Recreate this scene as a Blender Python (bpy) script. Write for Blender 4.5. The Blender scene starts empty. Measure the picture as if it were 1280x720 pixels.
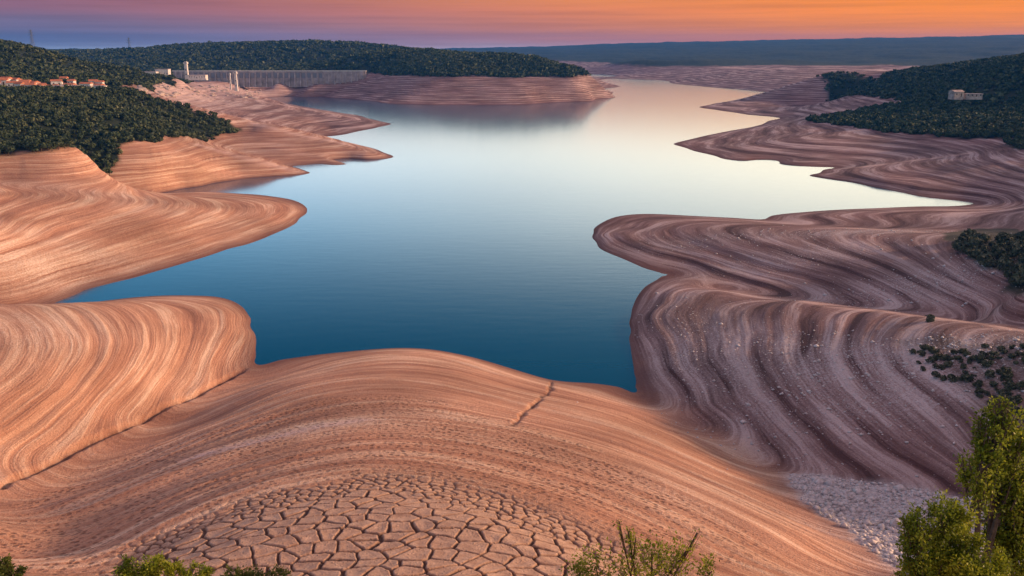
import bpy, math, random
import numpy as np
from mathutils import Vector, Matrix
random.seed(7)
rng = np.random.default_rng(11)
R = math.radians
scene = bpy.context.scene
C = scene.collection

# ------------------------------------------------------------------ camera
CH = 70.0                       # eye height above the lake
FPX = 1108.0                    # focal length in pixels of a 1280-wide picture
PITCH = R(15.15)
cam_d = bpy.data.cameras.new('camera')
cam = bpy.data.objects.new('camera', cam_d)
C.objects.link(cam)
cam.location = (0, 0, CH)
cam.rotation_euler = (math.pi/2 - PITCH, 0, 0)
cam_d.sensor_width = 36.0
cam_d.lens = 36.0*FPX/1280
cam_d.clip_start = 0.1
cam_d.clip_end = 60000
scene.camera = cam

# ------------------------------------------------------------------ world, sun, exposure
SUN_EL, SUN_AZ = 14.0, 84.0     # degrees; azimuth clockwise from the view direction
world = bpy.data.worlds.new('World')
scene.world = world
world.use_nodes = True
wn = world.node_tree
wn.nodes.clear()
def N(tree, t, **kw):
    n = tree.nodes.new(t)
    for k, v in kw.items():
        setattr(n, k, v)
    return n
def ramp(tree, stops, interp='LINEAR'):
    n = tree.nodes.new('ShaderNodeValToRGB')
    cr = n.color_ramp
    cr.interpolation = interp
    while len(cr.elements) < len(stops):
        cr.elements.new(0.5)
    for e, (p, c) in zip(cr.elements, stops):
        e.position = p
        e.color = (c, c, c, 1) if isinstance(c, (int, float)) else (*c, 1)
    return n
def L(tree, a, b):
    tree.links.new(a, b)
def noise(t, vec, scale, detail=4, rough=.5, dims='3D'):
    n = N(t, 'ShaderNodeTexNoise'); n.noise_dimensions = dims
    n.inputs['Scale'].default_value = scale; n.inputs['Detail'].default_value = detail; n.inputs['Roughness'].default_value = rough
    if vec is not None: L(t, vec, n.inputs['Vector'])
    return n.outputs['Fac']
def build_world():
    t = wn
    out = N(t, 'ShaderNodeOutputWorld')
    tc = N(t, 'ShaderNodeTexCoord')
    nrm = N(t, 'ShaderNodeVectorMath', operation='NORMALIZE')
    L(t, tc.outputs['Generated'], nrm.inputs[0])
    sp = N(t, 'ShaderNodeSeparateXYZ'); L(t, nrm.outputs[0], sp.inputs[0])
    # soft streaky clouds shift the elevation used for the ramps
    mp = N(t, 'ShaderNodeMapping'); mp.inputs['Scale'].default_value = (2.2, 2.2, 38)
    mp.inputs['Rotation'].default_value = (0, R(-1.2), 0)
    L(t, nrm.outputs[0], mp.inputs[0])
    nz = N(t, 'ShaderNodeTexNoise'); nz.inputs['Scale'].default_value = 1.6; nz.inputs['Detail'].default_value = 4
    L(t, mp.outputs[0], nz.inputs['Vector'])
    sub = N(t, 'ShaderNodeMath', operation='SUBTRACT'); L(t, nz.outputs['Fac'], sub.inputs[0]); sub.inputs[1].default_value = 0.5
    mul = N(t, 'ShaderNodeMath', operation='MULTIPLY_ADD'); L(t, sub.outputs[0], mul.inputs[0]); mul.inputs[1].default_value = 0.022
    L(t, sp.outputs['Z'], mul.inputs[2])
    sc = N(t, 'ShaderNodeMath', operation='POWER'); 
    mx = N(t, 'ShaderNodeMath', operation='MAXIMUM'); L(t, mul.outputs[0], mx.inputs[0]); mx.inputs[1].default_value = 0
    L(t, mx.outputs[0], sc.inputs[0]); sc.inputs[1].default_value = 0.5      # sqrt(sin elevation): spreads the horizon
    def e(deg): return math.sqrt(max(0, math.sin(R(deg))))
    # ramps: left (away from the glow) and right (towards the glow), values may not exceed 1 -> scaled afterwards
    left = ramp(t, [(0, (.28,.33,.46)), (e(.5), (.120,.120,.20)), (e(1.3), (.145,.100,.165)), (e(2.5), (.22,.085,.115)), (e(3.8), (.28,.10,.08)), (e(6), (.58,.74,.84)),
                    (e(11), (.11,.40,.68)), (e(18), (.005,.13,.30)), (e(27), (.01,.10,.24)), (e(42), (.24,.17,.21)), (1, (.38,.25,.27))])
    right = ramp(t, [(0, (.55,.30,.32)), (e(.45), (.60,.17,.05)), (e(1.2), (.74,.20,0)), (e(2.2), (.76,.20,0)), (e(3.8), (.80,.26,0)), (e(6), (1,.87,.60)),
                     (e(11), (.95,.94,.80)), (e(18), (.05,.24,.38)), (e(27), (.03,.15,.27)), (e(42), (.30,.20,.22)), (1, (.40,.26,.27))])
    L(t, sc.outputs[0], left.inputs[0]); L(t, sc.outputs[0], right.inputs[0])
    # azimuth factor: 0 at the left of the picture, 1 at the right
    at = N(t, 'ShaderNodeMath', operation='ARCTAN2'); L(t, sp.outputs['X'], at.inputs[0]); L(t, sp.outputs['Y'], at.inputs[1])
    mr = N(t, 'ShaderNodeMapRange', interpolation_type='SMOOTHSTEP'); L(t, at.outputs[0], mr.inputs['Value'])
    mr.inputs['From Min'].default_value = R(-32); mr.inputs['From Max'].default_value = R(30)
    mix = N(t, 'ShaderNodeMix', data_type='RGBA'); L(t, mr.outputs[0], mix.inputs['Factor'])
    L(t, left.outputs[0], mix.inputs[6]); L(t, right.outputs[0], mix.inputs[7])
    bg = N(t, 'ShaderNodeBackground'); L(t, mix.outputs[2], bg.inputs['Color']); bg.inputs['Strength'].default_value = 1.0
    # brightness: the band of sky above the low glow is much brighter than the horizon
    br = ramp(t, [(0, .49), (e(3.6), .47), (e(6.3), 1.0), (e(12), .78), (e(20), .42), (e(40), .43), (1, .68)])
    L(t, sc.outputs[0], br.inputs[0])
    ml = N(t, 'ShaderNodeMath', operation='MULTIPLY'); L(t, br.outputs[0], ml.inputs[0]); ml.inputs[1].default_value = 2.95
    # thin dusk cloud streaks
    mp2 = N(t, 'ShaderNodeMapping'); mp2.inputs['Scale'].default_value = (1.6, 1.6, 60); mp2.inputs['Rotation'].default_value = (0, R(-1.6), 0)
    L(t, nrm.outputs[0], mp2.inputs[0])
    st = ramp(t, [(.34, .86), (.5, .98), (.68, 1.08)]); L(t, noise(t, mp2.outputs[0], 2.3, 5, .6), st.inputs[0])
    ml2 = N(t, 'ShaderNodeMath', operation='MULTIPLY'); L(t, ml.outputs[0], ml2.inputs[0]); L(t, st.outputs[0], ml2.inputs[1])
    L(t, ml2.outputs[0], bg.inputs['Strength'])
    sky = N(t, 'ShaderNodeTexSky'); sky.sky_type = 'NISHITA'; sky.sun_disc = False
    sky.sun_elevation = R(SUN_EL); sky.sun_rotation = R(SUN_AZ)
    bg2 = N(t, 'ShaderNodeBackground'); L(t, sky.outputs[0], bg2.inputs['Color']); bg2.inputs['Strength'].default_value = 0.003
    add = N(t, 'ShaderNodeAddShader'); L(t, bg.outputs[0], add.inputs[0]); L(t, bg2.outputs[0], add.inputs[1])
    L(t, add.outputs[0], out.inputs['Surface'])
build_world()
sun_d = bpy.data.lights.new('sun', 'SUN')
sun = bpy.data.objects.new('sun', sun_d); C.objects.link(sun)
sun_d.energy = 5.0; sun_d.angle = R(4.0); sun_d.color = (1.0, .60, .36)
sdir = Vector((math.sin(R(SUN_AZ))*math.cos(R(SUN_EL)), math.cos(R(SUN_AZ))*math.cos(R(SUN_EL)), math.sin(R(SUN_EL))))
sun.rotation_euler = sdir.to_track_quat('Z', 'Y').to_euler()
vs = scene.view_settings
vs.view_transform = 'Standard'; vs.look = 'None'; vs.exposure = 0.12; vs.gamma = 1.0; vs.use_curve_mapping = False

HAZE = 8.0e-5
# ------------------------------------------------------------------ survey: directions from the viewpoint to world points
cp, spt = math.cos(PITCH), math.sin(PITCH)
def ray(px, py):
    a = (px-640)/FPX; b = (360-py)/FPX
    return np.array([a, cp + b*spt, -spt + b*cp])
def P(px, py, z):
    d = ray(px, py); t = (z-CH)/d[2]
    return (d[0]*t, d[1]*t, z)
def Q(px, py, dist):
    d = ray(px, py); t = dist/d[1]
    return (d[0]*t, dist, CH + d[2]*t)
def W(px, dist, z):
    return ((px-640)/FPX*dist*1.0, dist, z)

# ------------------------------------------------------------------ terrain control points
pts = []; loose = set()
def PP(*l):
    for a in l: pts.append(P(*a))
def QQ(*l):
    for a in l: pts.append(Q(*a))
def WW(*l):
    for a in l: pts.append(W(*a))
def line(z, *xy):
    # a contour: z is one height for all points
    for a in xy:
        if z > 1.2: loose.add(len(pts))
        pts.append(P(a[0], a[1], z))
# --- near mound
line(0, (318,454),(350,450),(400,443),(450,438),(500,435),(540,437),(570,442),(600,449),(650,464),(690,475),(740,479),(775,484),(797,490))
line(5, (270,505),(330,480),(420,464),(500,458),(580,466),(650,487),(700,497),(780,512),(850,540),(910,570),(955,590))
line(8.5, (80,608),(165,575),(250,540),(350,502),(425,484),(500,480),(575,490),(640,508),(720,527),(800,550),(870,580),(930,606),(1000,632),(1060,655))
line(14, (0,658),(100,618),(250,568),(350,540),(430,522),(500,518),(570,526),(650,540),(740,562),(840,600),(920,635),(990,667),(1050,705))
line(19, (60,690),(150,648),(250,605),(350,575),(450,556),(550,560),(640,578),(740,606),(840,645),(930,690))
line(24, (130,705),(215,655),(325,615),(450,592),(550,600),(640,622),(740,660),(820,705))
PP((300,690,27),(450,640,26.5),(450,700,28.5),(600,670,27.5),(600,715,28.8),(700,705,27))
PP((-150,600,22),(-150,700,30),(0,700,21),(1000,715,18),(-400,650,30),(-350,560,27))
# left gully
PP((290,470,1),(240,497,2.4),(180,523,4.6),(90,565,7.6),(0,605,11),(-150,645,16))
# right gully and pale stony floor
PP((830,506,.7),(870,531,1.6),(940,572,3.5),(1000,583,4.8),(1070,595,6.2),(1160,606,8),(1230,614,9.8),(1400,640,15))
PP((1060,620,7.4),(1120,665,10),(1150,715,12.5),(1200,640,10.2),(1250,690,13.5),(1400,710,20),(1600,700,22),(1700,620,23))
# slope under the viewpoint
for px in (-200, 60, 350, 640, 930, 1220, 1500):
    WW((px,50,31.5),(px,44,34),(px,34,41),(px,22,51),(px,12,60),(px,6,65.5),(px,3,68))
# --- left point E
line(0, (75,375.5),(160,372.5),(240,369.5),(270,371),(292,377),(306,387),(314,400),(318,416),(319.5,436))
line(2, (255,378),(278,396),(284,425),(272,465))
line(4.5, (205,382),(230,402),(237,432),(217,473),(165,524))
line(8.5, (130,386),(160,406),(170,433),(153,470),(105,515),(35,568))
line(12.5, (40,392),(80,415),(90,443),(73,480),(10,528),(-60,566))
PP((160,376,5.5),(90,379,9.5),(0,381,13.5),(-100,400,17),(-200,450,19),(-100,500,16.5),(-300,420,22),(-450,480,28))
PP((240,373,1.7),(0,374,2.2),(-80,372,5),(-250,365,11))
# --- left point F
line(0, (100,365.5),(129,356.5),(158,349.5),(187,341.5),(208,335.5),(230,329),(252,322.5),(273,315.5),(305,306.5),(332,297),(355,287),(371,278),(382,268),(384,262),(376,254),(362,249),(340,245.5),(300,242),(260,240.5),(225,241.5))
line(.9, (95,356),(129,347),(187,331.5),(230,319.5),(270,306),(328,289),(364,273))
PP((110,371,-.4),(155,362,-.8),(200,352,-.9),(250,342,-1.8))
line(2.5, (335,253),(345,262),(318,278),(265,294),(187,316),(120,338),(60,357))
line(6, (250,248),(268,256),(262,267),(220,282),(160,302),(100,322),(20,345))
line(10.5, (180,244),(190,254),(150,269),(78,289),(20,312),(0,324))
PP((120,240,13.5),(60,243,16.5),(0,250,18),(0,290,15),(-120,260,22),(-120,320,17),(-300,300,24))
# --- left point G
line(0, (386,217),(340,220.5),(300,224.5),(260,230),(225,236),(205,240),(365,208.5),(381,213.5))
PP((190,240,2.2),(150,237,6),(370,212.5,1.8),(350,207.5,4),(312,198,8.8),(280,189,12.5),(250,180.5,16),(400,212,-1),(440,206,-1),(300,214,3),(250,216,6),(200,215,9),(100,215,14),(0,218,19))
PP((0,196,25),(100,190,24),(200,180,20),(-150,210,28),(-300,220,34))
# --- left point H
line(0, (489,194),(450,199),(425,202),(400,204.5),(380,206.5),(450,181.5),(425,175),(405,171))
PP((465,188,1.8),(440,182,5),(405,174,8.5),(366,166.5,12.5),(329,158,16.5),(291,145,19),(350,204.5,1.2),(312,194,4.6),(280,183,8.5),(400,195,2.6),(350,190,5),(440,178.5,-1.5),(465,184.5,-2))
# --- left point I
line(0, (489,155),(465,161),(440,166),(412,170.5),(460,148),(428,141.5),(400,136.8),(370,132),(345,127.2))
PP((465,150.7,1.4),(440,146.3,4),(400,139.2,7),(350,130.5,11),(314,119,14),(282,110,18),(360,123.5,-3),(380,126,-5),(400,130,-5),(345,122.5,-1.5),(430,134,-6),(460,140,-6),(400,156,3.2),(350,150,7.5),(300,150,12),(380,166,2.8))
PP((250,140,18),(200,126,24),(260,124,19),(240,112,22),(180,112,26),(300,111,12),(200,104,28))
# --- forested left hills
QQ((0,126,500),(60,128,520),(110,124,560),(170,117,640),(215,130,640),(260,143,640),(0,160,450),(100,160,480),(200,155,540))
PP((312,163,14))
QQ((0,113,630),(60,112,650),(120,109,700),(170,106,760),(0,85,740),(80,88,800),(-100,42,850),(0,53,860),(60,67,890),(110,81,930),(170,94,980),(230,102,1080),(-300,40,800),(-400,80,600),(-400,130,450))
WW((-300,1200,60),(-50,1150,60),(80,1150,42),(0,1500,40),(-300,1600,60),(150,1300,32))
# --- dam site and left background
for px, z in ((180,24),(240,19),(300,17),(350,16),(400,16),(445,17)):
    WW((px,1390,z),(px,1450,z+3))
WW((340,1360,9),(390,1358,9),(430,1345,11))
line(0, (338,119),(370,119.6),(400,120.5),(430,123))
for px in (150,230,310,390): WW((px,1700,36))
QQ((-200,60,2600),(0,66,2600),(100,66.5,2600),(200,64.5,2500),(280,58,2500),(340,56,2500),(400,56,2400),(470,57.5,2200),(520,62,2000))
WW((-300,4000,60),(0,4000,60),(200,4000,60),(450,3800,60))
# --- headland J
line(0, (470,127),(500,130),(560,131),(620,131),(680,128.5),(720,127),(745,123.5),(760,119.5),(752,112))
QQ((430,112,1335),(480,112,1282),(480,97.5,1345),(440,98,1400),(560,98,1270),(640,98,1265),(700,98,1275),(728,98,1290),(743,103,1310),(600,113,1210),(660,113,1212),(720,112,1240),(540,113,1225))
QQ((500,63,1600),(560,68.5,1500),(620,69,1450),(680,75,1400),(705,84,1350),(560,84,1330),(640,84,1330),(450,80,1500))
PP((520,135,-1.2),(560,136,-1.2),(620,136,-1.2),(680,133.5,-1.2))
line(0, (759,98.5),(746,106))
PP((742,101,8))
WW((660,1800,20),(600,2000,30),(700,2050,12),(720,2400,-5),(640,2700,-5),(560,3300,-3))
# --- far plateau across the lake
line(0, (768,95.5),(800,99.5),(838,104),(900,110),(967,115.5),(1010,118.5))
QQ((780,80,2600),(850,82,2450),(900,84,2300),(1000,87,1900),(1100,90,1800),(1250,90,1900),(1500,90,1700))
QQ((900,98,1850),(1000,103,1550),(1060,104,1500))
QQ((560,70,4200),(680,72,3800),(780,74,3300),(900,76,3000),(1050,78,2700),(1280,78,2600))
QQ((500,63,6500),(600,61.5,6500),(700,58,6500),(780,54.5,6500),(900,52,6500),(1000,50,6500),(1140,47.5,6500),(1280,45.5,6500),(1500,44,6500),(1900,44,6500),(0,66,6500),(250,65,6500),(-500,62,6500))
for px in (-700,0,640,1280,1900): WW((px,11000,60))
# --- right hills
QQ((1280,72,900),(1229,83,950),(1170,91.5,1000),(1092,106,1080),(1040,112,1160),(1400,55,850),(1600,40,800))
PP((1100,133,16),(1180,124,27),(1280,118,33),(1280,145,23),(1200,150,18),(1400,150,30),(1550,180,34),(1280,98,45))
WW((1280,1200,45),(1500,1300,50))
# K
line(0, (874,133.5),(895,129),(920,125),(950,121),(985,119.5),(905,139),(936,143.5),(975,147.5))
PP((960,131,3),(1010,133,6),(1040,124,7),(1060,138,10),(930,134,1.5))
# L and M
line(0, (958,152.5),(936,159.5),(915,163),(880,170),(842,180.5),(868,189),(897,196),(935,201),(975,205),(1015,208.5),(1045,210))
PP((975,153,2),(1003,152,8),(960,168,4.5),(900,179,1.8),(1092,163,11),(1170,171,13),(1250,178,15),(1280,190,15),(1000,175,7.5),(1100,184,7),(1050,196,3),(1150,192,6.5),(960,190,2.5))
# N
line(0, (1012,220),(1040,224.5),(1073,229.5),(1100,235),(1131,241.5),(1175,248.5),(1217,254))
PP((1060,220,1.7),(1100,225,2.6),(1040,215.5,.9),(1150,235,2.2),(1050,211.5,1.6),(1090,207,3.2),(1130,202,5.2),(1214,191,10),(1090,204.5,2.7),(1150,225,3.5),(1220,220,7),(1280,215,11),(1280,240,6),(1240,251,1.2),(1350,235,10),(1450,200,20),(1700,230,30))
# O
line(0, (956,274),(965,269.5),(1000,265.5),(1050,262),(1100,260),(1150,258),(1210,256))
PP((1000,271,1.6),(1050,270,2.8),(1120,268,4.3),(1200,265,5.2),(1280,262,6.5))
PP((1010,279,1.3),(1080,282.5,3),(1200,286,6.5),(1280,290,9))
# D
line(0, (800,267.5),(860,269.5),(920,272.5),(775,270),(755,277),(742,287),(740,297),(748,309),(775,322),(805,335),(828,344.5))
PP((800,272,1.2),(860,273.5,2.6),(920,276.5,4),(1010,282.5,6.2),(1077,286.5,8.6),(1200,291,12),(1280,298,15))
line(2, (790,286),(795,299),(867,324),(930,349),(993,371))
line(4.5, (841,284),(887,314),(959,337),(1035,368),(1085,382))
line(7.5, (950,286),(1044,324),(1120,354),(1200,390))
line(10.5, (1077,296),(1162,337),(1270,388))
PP((1280,330,17),(1280,365,17),(1400,330,20),(1600,400,22),(1500,280,20))
# C
line(0, (837,344),(820,350.5),(806,359),(796,372),(790,387),(786.5,405),(786.5,422),(789,440),(792,458),(795.5,475))
line(2, (851,357),(832,380),(826,420),(832,465),(860,515),(890,541))
line(4.2, (908,376),(880,400),(875,450),(896,500),(950,556),(972,578))
line(6.4, (972,384),(944,420),(950,465),(982,515),(1030,562),(1078,595))
line(8.8, (1040,392),(1010,421),(1018,464),(1052,510),(1110,565),(1165,605))
line(11.2, (1095,398),(1069,421),(1077,459),(1111,499),(1175,555),(1240,600))
line(13.6, (1150,405),(1111,430),(1125,457),(1172,490),(1240,535))
PP((862,350.5,1.6),(900,363,4),(1000,377,8),(1100,388,11.3),(1160,396,13.3),(1200,402,14.6),(1280,413,17))
PP((900,360.5,.8),(950,367,1.6),(1000,373,2.6),(1050,379.5,3.9),(1098,384.5,5.2),(1160,392,7.2),(1225,399,9.4),(1310,407,12.5))
PP((1190,430,16),(1280,450,18.5),(1280,520,17.5),(1280,580,14),(1400,500,19),(1700,500,21))
# --- lake bed
for a in ((500,410),(650,420),(740,440),(420,420),(360,430),(560,380),(700,380),(450,340),(600,320),(700,320),(350,350),(420,290),(550,270),(650,265)):
    PP((*a,-7))
for a in ((450,240),(560,220),(680,220),(800,235),(900,235),(1000,245),(520,190),(620,180),(740,190),(540,155),(640,150),(740,150),(820,150),(840,125),(800,115),(900,155),(800,205),(960,225),(440,216),(530,172)):
    PP((*a,-8))
PP((1090,250,-2.5),(560,142,-1.5),(440,131.5,-2),(330,238,-2),(450,172,-1.2),(1170,253.5,-.6),(860,262,-4),(920,268,-3),(150,368,-1),(940,151.5,-2),(1000,213,-1.5),(950,208,-3),(900,116,-6),(790,104,-6),(740,96,-6))
pts = np.array(pts)

# ------------------------------------------------------------------ smooth surface through the control points
def uv(x, y): return np.arctan2(x, y), 0.5*np.log(x*x + y*y)
cu, cv = uv(pts[:,0], pts[:,1])
# drop near duplicates
keep = []
for i in range(len(pts)):
    if all((cu[i]-cu[j])**2 + (cv[i]-cv[j])**2 > 1e-6 for j in keep): keep.append(i)
cu, cv, cz = cu[keep], cv[keep], pts[keep,2]
lam = np.array([2e-6 if cz[k] < 1.2 or cv[k] > math.log(330) else (3e-3 if i in loose else 3e-5) for k, i in enumerate(keep)])
def kern(d2): return 0.5*d2*np.log(d2 + 1e-12)
n = len(cu)
A = np.zeros((n+3, n+3))
A[:n,:n] = kern((cu[:,None]-cu)**2 + (cv[:,None]-cv)**2) + np.diag(lam)
A[:n,n] = 1; A[:n,n+1] = cu; A[:n,n+2] = cv
A[n:,:n] = A[:n,n:].T
sol = np.linalg.solve(A, np.concatenate([cz, [0,0,0]]))
UMIN, UMAX = R(-43), R(43)
VMIN, VMAX = math.log(2.2), math.log(8300)
NU, NV = 420, 620
gu = np.linspace(UMIN, UMAX, NU); gv = np.linspace(VMIN, VMAX, NV)
G = np.zeros((NV, NU))
for i in range(NV):
    d2 = (gu[:,None]-cu)**2 + (gv[i]-cv)**2
    G[i] = kern(d2) @ sol[:n] + sol[n] + sol[n+1]*gu + sol[n+2]*gv[i]
def base_h(x, y):
    x = np.asarray(x, float); y = np.asarray(y, float)
    u, v = uv(x, y)
    fu = np.clip((u-UMIN)/(UMAX-UMIN)*(NU-1), 1, NU-2.001); fv = np.clip((v-VMIN)/(VMAX-VMIN)*(NV-1), 1, NV-2.001)
    iu = np.clip(fu.astype(int), 1, NU-3); iv = np.clip(fv.astype(int), 1, NV-3)
    a = fu-iu; b = fv-iv
    def w(t): return (-.5*t+t*t-.5*t**3, 1-2.5*t*t+1.5*t**3, .5*t+2*t*t-1.5*t**3, -.5*t*t+.5*t**3)
    wa, wb = w(a), w(b)
    out = 0
    for j in range(4):
        for i in range(4):
            out = out + wb[j]*wa[i]*G[iv-1+j, iu-1+i]
    # the hillside under the viewpoint stays below the line of sight
    lim = 68.3-.70*np.minimum(y, 55)+1.5*np.maximum(y-56, 0)
    k = 1.2
    return np.where(y < 90, -k*np.logaddexp(-lim/k, -out/k), out)

# ------------------------------------------------------------------ numpy noise
def _h(ix, iy, s):
    v = (ix.astype(np.int64)*374761393 + iy.astype(np.int64)*668265263 + s*1442695041) & 0xffffffff
    v = ((v ^ (v >> 13))*1274126177) & 0xffffffff
    v = v ^ (v >> 16)
    return (v & 0xffffff)/16777215.0
def vnoise(x, y, s=0):
    ix = np.floor(x); iy = np.floor(y); fx = x-ix; fy = y-iy
    fx = fx*fx*(3-2*fx); fy = fy*fy*(3-2*fy)
    ix = ix.astype(np.int64); iy = iy.astype(np.int64)
    return ((_h(ix,iy,s)*(1-fx)+_h(ix+1,iy,s)*fx)*(1-fy) + (_h(ix,iy+1,s)*(1-fx)+_h(ix+1,iy+1,s)*fx)*fy)
def fbm(x, y, s=0, o=4):
    t = 0; a = .5
    for k in range(o):
        t = t + a*(vnoise(x, y, s+k)-.5); x = x*2.03+5.1; y = y*2.03+1.7; a *= .5
    return t
def vor_edge(x, y, s=3):
    """distance to the nearest cell border, per point (x, y in cell units)"""
    ix = np.floor(x).astype(np.int64); iy = np.floor(y).astype(np.int64)
    best = np.full(x.shape, 1e9); bx = np.zeros_like(x); by = np.zeros_like(x)
    cells = []
    for j in range(-2, 3):
        for i in range(-2, 3):
            px = ix+i+.1+.8*_h(ix+i, iy+j, s); py = iy+j+.1+.8*_h(ix+i, iy+j, s+9)
            d = (px-x)**2+(py-y)**2
            cells.append((px, py))
            m = d < best
            best = np.where(m, d, best); bx = np.where(m, px, bx); by = np.where(m, py, by)
    e = np.full(x.shape, 1e9)
    for px, py in cells:
        dx = px-bx; dy = py-by; l = np.sqrt(dx*dx+dy*dy)
        dd = ((px+bx)/2-x)*dx/np.maximum(l,1e-6) + ((py+by)/2-y)*dy/np.maximum(l,1e-6)
        e = np.where(l > 1e-6, np.minimum(e, dd), e)
    return e

def hit(px, py):
    """ground point seen in a direction"""
    d = ray(px, py)
    ys = np.exp(np.linspace(math.log(3), math.log(9000), 3000))
    t = ys/d[1]
    g = np.maximum(base_h(d[0]*t, ys), 0)
    below = CH + d[2]*t < g
    k = int(np.argmax(below)) if below.any() else len(ys)-1
    k0 = max(k-1, 0)
    f = 0.5
    a = CH+d[2]*t[k0]-g[k0]; b = CH+d[2]*t[k]-g[k]
    if a != b: f = min(max(a/(a-b), 0), 1)
    tt = t[k0]+(t[k]-t[k0])*f
    return (d[0]*tt, d[1]*tt, CH+d[2]*tt)
def poly_mask(x, y, poly, soft=0):
    """signed distance (positive inside) to a plan polygon"""
    poly = np.array(poly)[:, :2]
    ins = np.zeros(x.shape, bool); dist = np.full(x.shape, 1e9)
    m = len(poly)
    for i in range(m):
        x0, y0 = poly[i]; x1, y1 = poly[(i+1) % m]
        c = ((y0 > y) != (y1 > y)) & (x < (x1-x0)*(y-y0)/(y1-y0+1e-12)+x0)
        ins ^= c
        dist = np.minimum(dist, seg_d(x, y, x0, y0, x1, y1))
    return np.where(ins, dist, -dist)
def seg_d(x, y, x0, y0, x1, y1):
    dx, dy = x1-x0, y1-y0
    t = np.clip(((x-x0)*dx+(y-y0)*dy)/(dx*dx+dy*dy+1e-12), 0, 1)
    return np.hypot(x-x0-t*dx, y-y0-t*dy)
def line_d(x, y, pl):
    d = np.full(x.shape, 1e9)
    for a, b in zip(pl[:-1], pl[1:]): d = np.minimum(d, seg_d(x, y, a[0], a[1], b[0], b[1]))
    return d
sm = lambda a, b, t: (lambda k: k*k*(3-2*k))(np.clip((t-a)/(b-a), 0, 1))
def region(*xy): return [hit(*p) for p in xy]

crack_poly = region((110,719),(150,690),(215,655),(325,615),(450,592),(550,600),(640,622),(740,660),(840,705),(850,719))
crack_poly = [(crack_poly[0][0], 48, 0)]+crack_poly+[(crack_poly[-1][0], 48, 0)]
dots_poly = region((-60,719),(-60,640),(60,600),(200,555),(330,515),(420,498),(520,500),(620,520),(700,545),(800,590),(900,640),(1000,719))
stony_poly = region((985,590),(1060,600),(1160,612),(1290,632),(1290,719),(1130,719),(1060,662),(1000,625))
gully_l = region((318,455),(290,470),(240,497),(210,505),(180,523),(130,545),(90,565),(40,590),(0,605),(-60,625))
gully_m = region((689,476),(688,487),(672,503),(655,515),(640,532))
veg_left = region((-60,199),(0,196),(60,192),(100,189),(160,184),(200,178),(240,172),(280,167),(312,163),(290,153),(255,143),(225,133),(200,126),(175,118),(160,108),(200,104),(240,103),(235,99)) + [Q(160,94,1000),Q(110,80,1150),Q(60,60,1250),Q(-200,40,1200),Q(-500,60,700),Q(-300,190,360)]
veg_r1 = region((1003,152),(1050,157),(1092,163),(1170,171),(1249,175),(1262,187),(1300,194)) + [W(1500,500,0),W(1600,1100,0),W(1280,1150,0),Q(1170,88,1200),Q(1092,104,1150),Q(1020,114,1250)] + region((1030,117),(1060,120),(1100,122),(1130,128),(1092,133),(1050,143))
veg_r2 = region((1170,300),(1200,289),(1240,285),(1290,283),(1320,300),(1320,372),(1280,368),(1255,345),(1215,322))
veg_r3 = region((1120,425),(1180,418),(1290,425),(1330,470),(1330,540),(1270,520),(1215,500),(1160,470))
gravel_spots = [(880,440,12,30,.9),(1010,455,9,22,1.0),(1060,440,7,14,.8),(1100,500,18,14,.5),(960,500,14,18,.5),(1150,440,14,12,.9),(1250,450,30,14,1.1),(1200,435,14,8,1.1),
                (880,300,22,10,.5),(1010,320,30,10,.6),(1060,290,30,8,.9),(1120,360,26,10,.6),(1180,360,30,14,.6),(1240,330,24,14,.8),
                (60,345,26,14,.95),(120,325,22,12,.6),(30,290,34,8,.5),(200,262,30,10,.3),(20,410,14,22,.85),(40,232,50,10,.5),(100,420,12,20,.3),
                (420,530,9,3.2,1.0),(350,545,8,3,.6),(560,520,14,4,.3),(860,620,10,12,.5),(230,118,60,60,1.0),(310,114,40,50,.8),(270,128,26,18,.5),(330,190,40,6,.5),(420,178,30,8,.3)]
gs = [(*hit(a,b), rx, ry, s) for a,b,rx,ry,s in gravel_spots]
cool_poly = region((797,487),(870,531),(940,572),(985,590),(1040,655),(1090,719))+[W(1250,48,0),W(3000,48,0),W(2500,9000,0),W(300,9000,0),W(330,1350,0),P(560,230,0),P(700,330,0),P(760,440,0)]
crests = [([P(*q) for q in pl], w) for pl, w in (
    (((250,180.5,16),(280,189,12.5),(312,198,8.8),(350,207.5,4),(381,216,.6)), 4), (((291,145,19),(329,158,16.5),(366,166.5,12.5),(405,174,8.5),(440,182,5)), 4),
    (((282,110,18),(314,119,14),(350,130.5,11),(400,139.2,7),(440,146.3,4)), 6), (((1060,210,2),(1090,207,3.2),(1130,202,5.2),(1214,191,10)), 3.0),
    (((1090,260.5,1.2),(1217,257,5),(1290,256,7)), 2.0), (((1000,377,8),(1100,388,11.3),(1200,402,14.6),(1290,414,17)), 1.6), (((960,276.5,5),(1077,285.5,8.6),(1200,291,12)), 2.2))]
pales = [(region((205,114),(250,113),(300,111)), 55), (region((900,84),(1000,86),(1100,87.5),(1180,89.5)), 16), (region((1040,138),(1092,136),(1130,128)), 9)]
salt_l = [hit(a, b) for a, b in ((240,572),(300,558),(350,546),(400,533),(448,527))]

# vertical profile of strand lines left by the falling lake
tz = np.arange(0, 60, .02)
def n1(f, s): return vnoise(tz*f, np.full_like(tz, .5), s)-.5
terr = np.cumsum((n1(1.6,1)*1.0+n1(4.2,2)*1.0+n1(9,5)*.6))*.02
terr = terr - np.convolve(np.pad(terr, 100, mode='edge'), np.ones(201)/201, 'valid')

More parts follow.
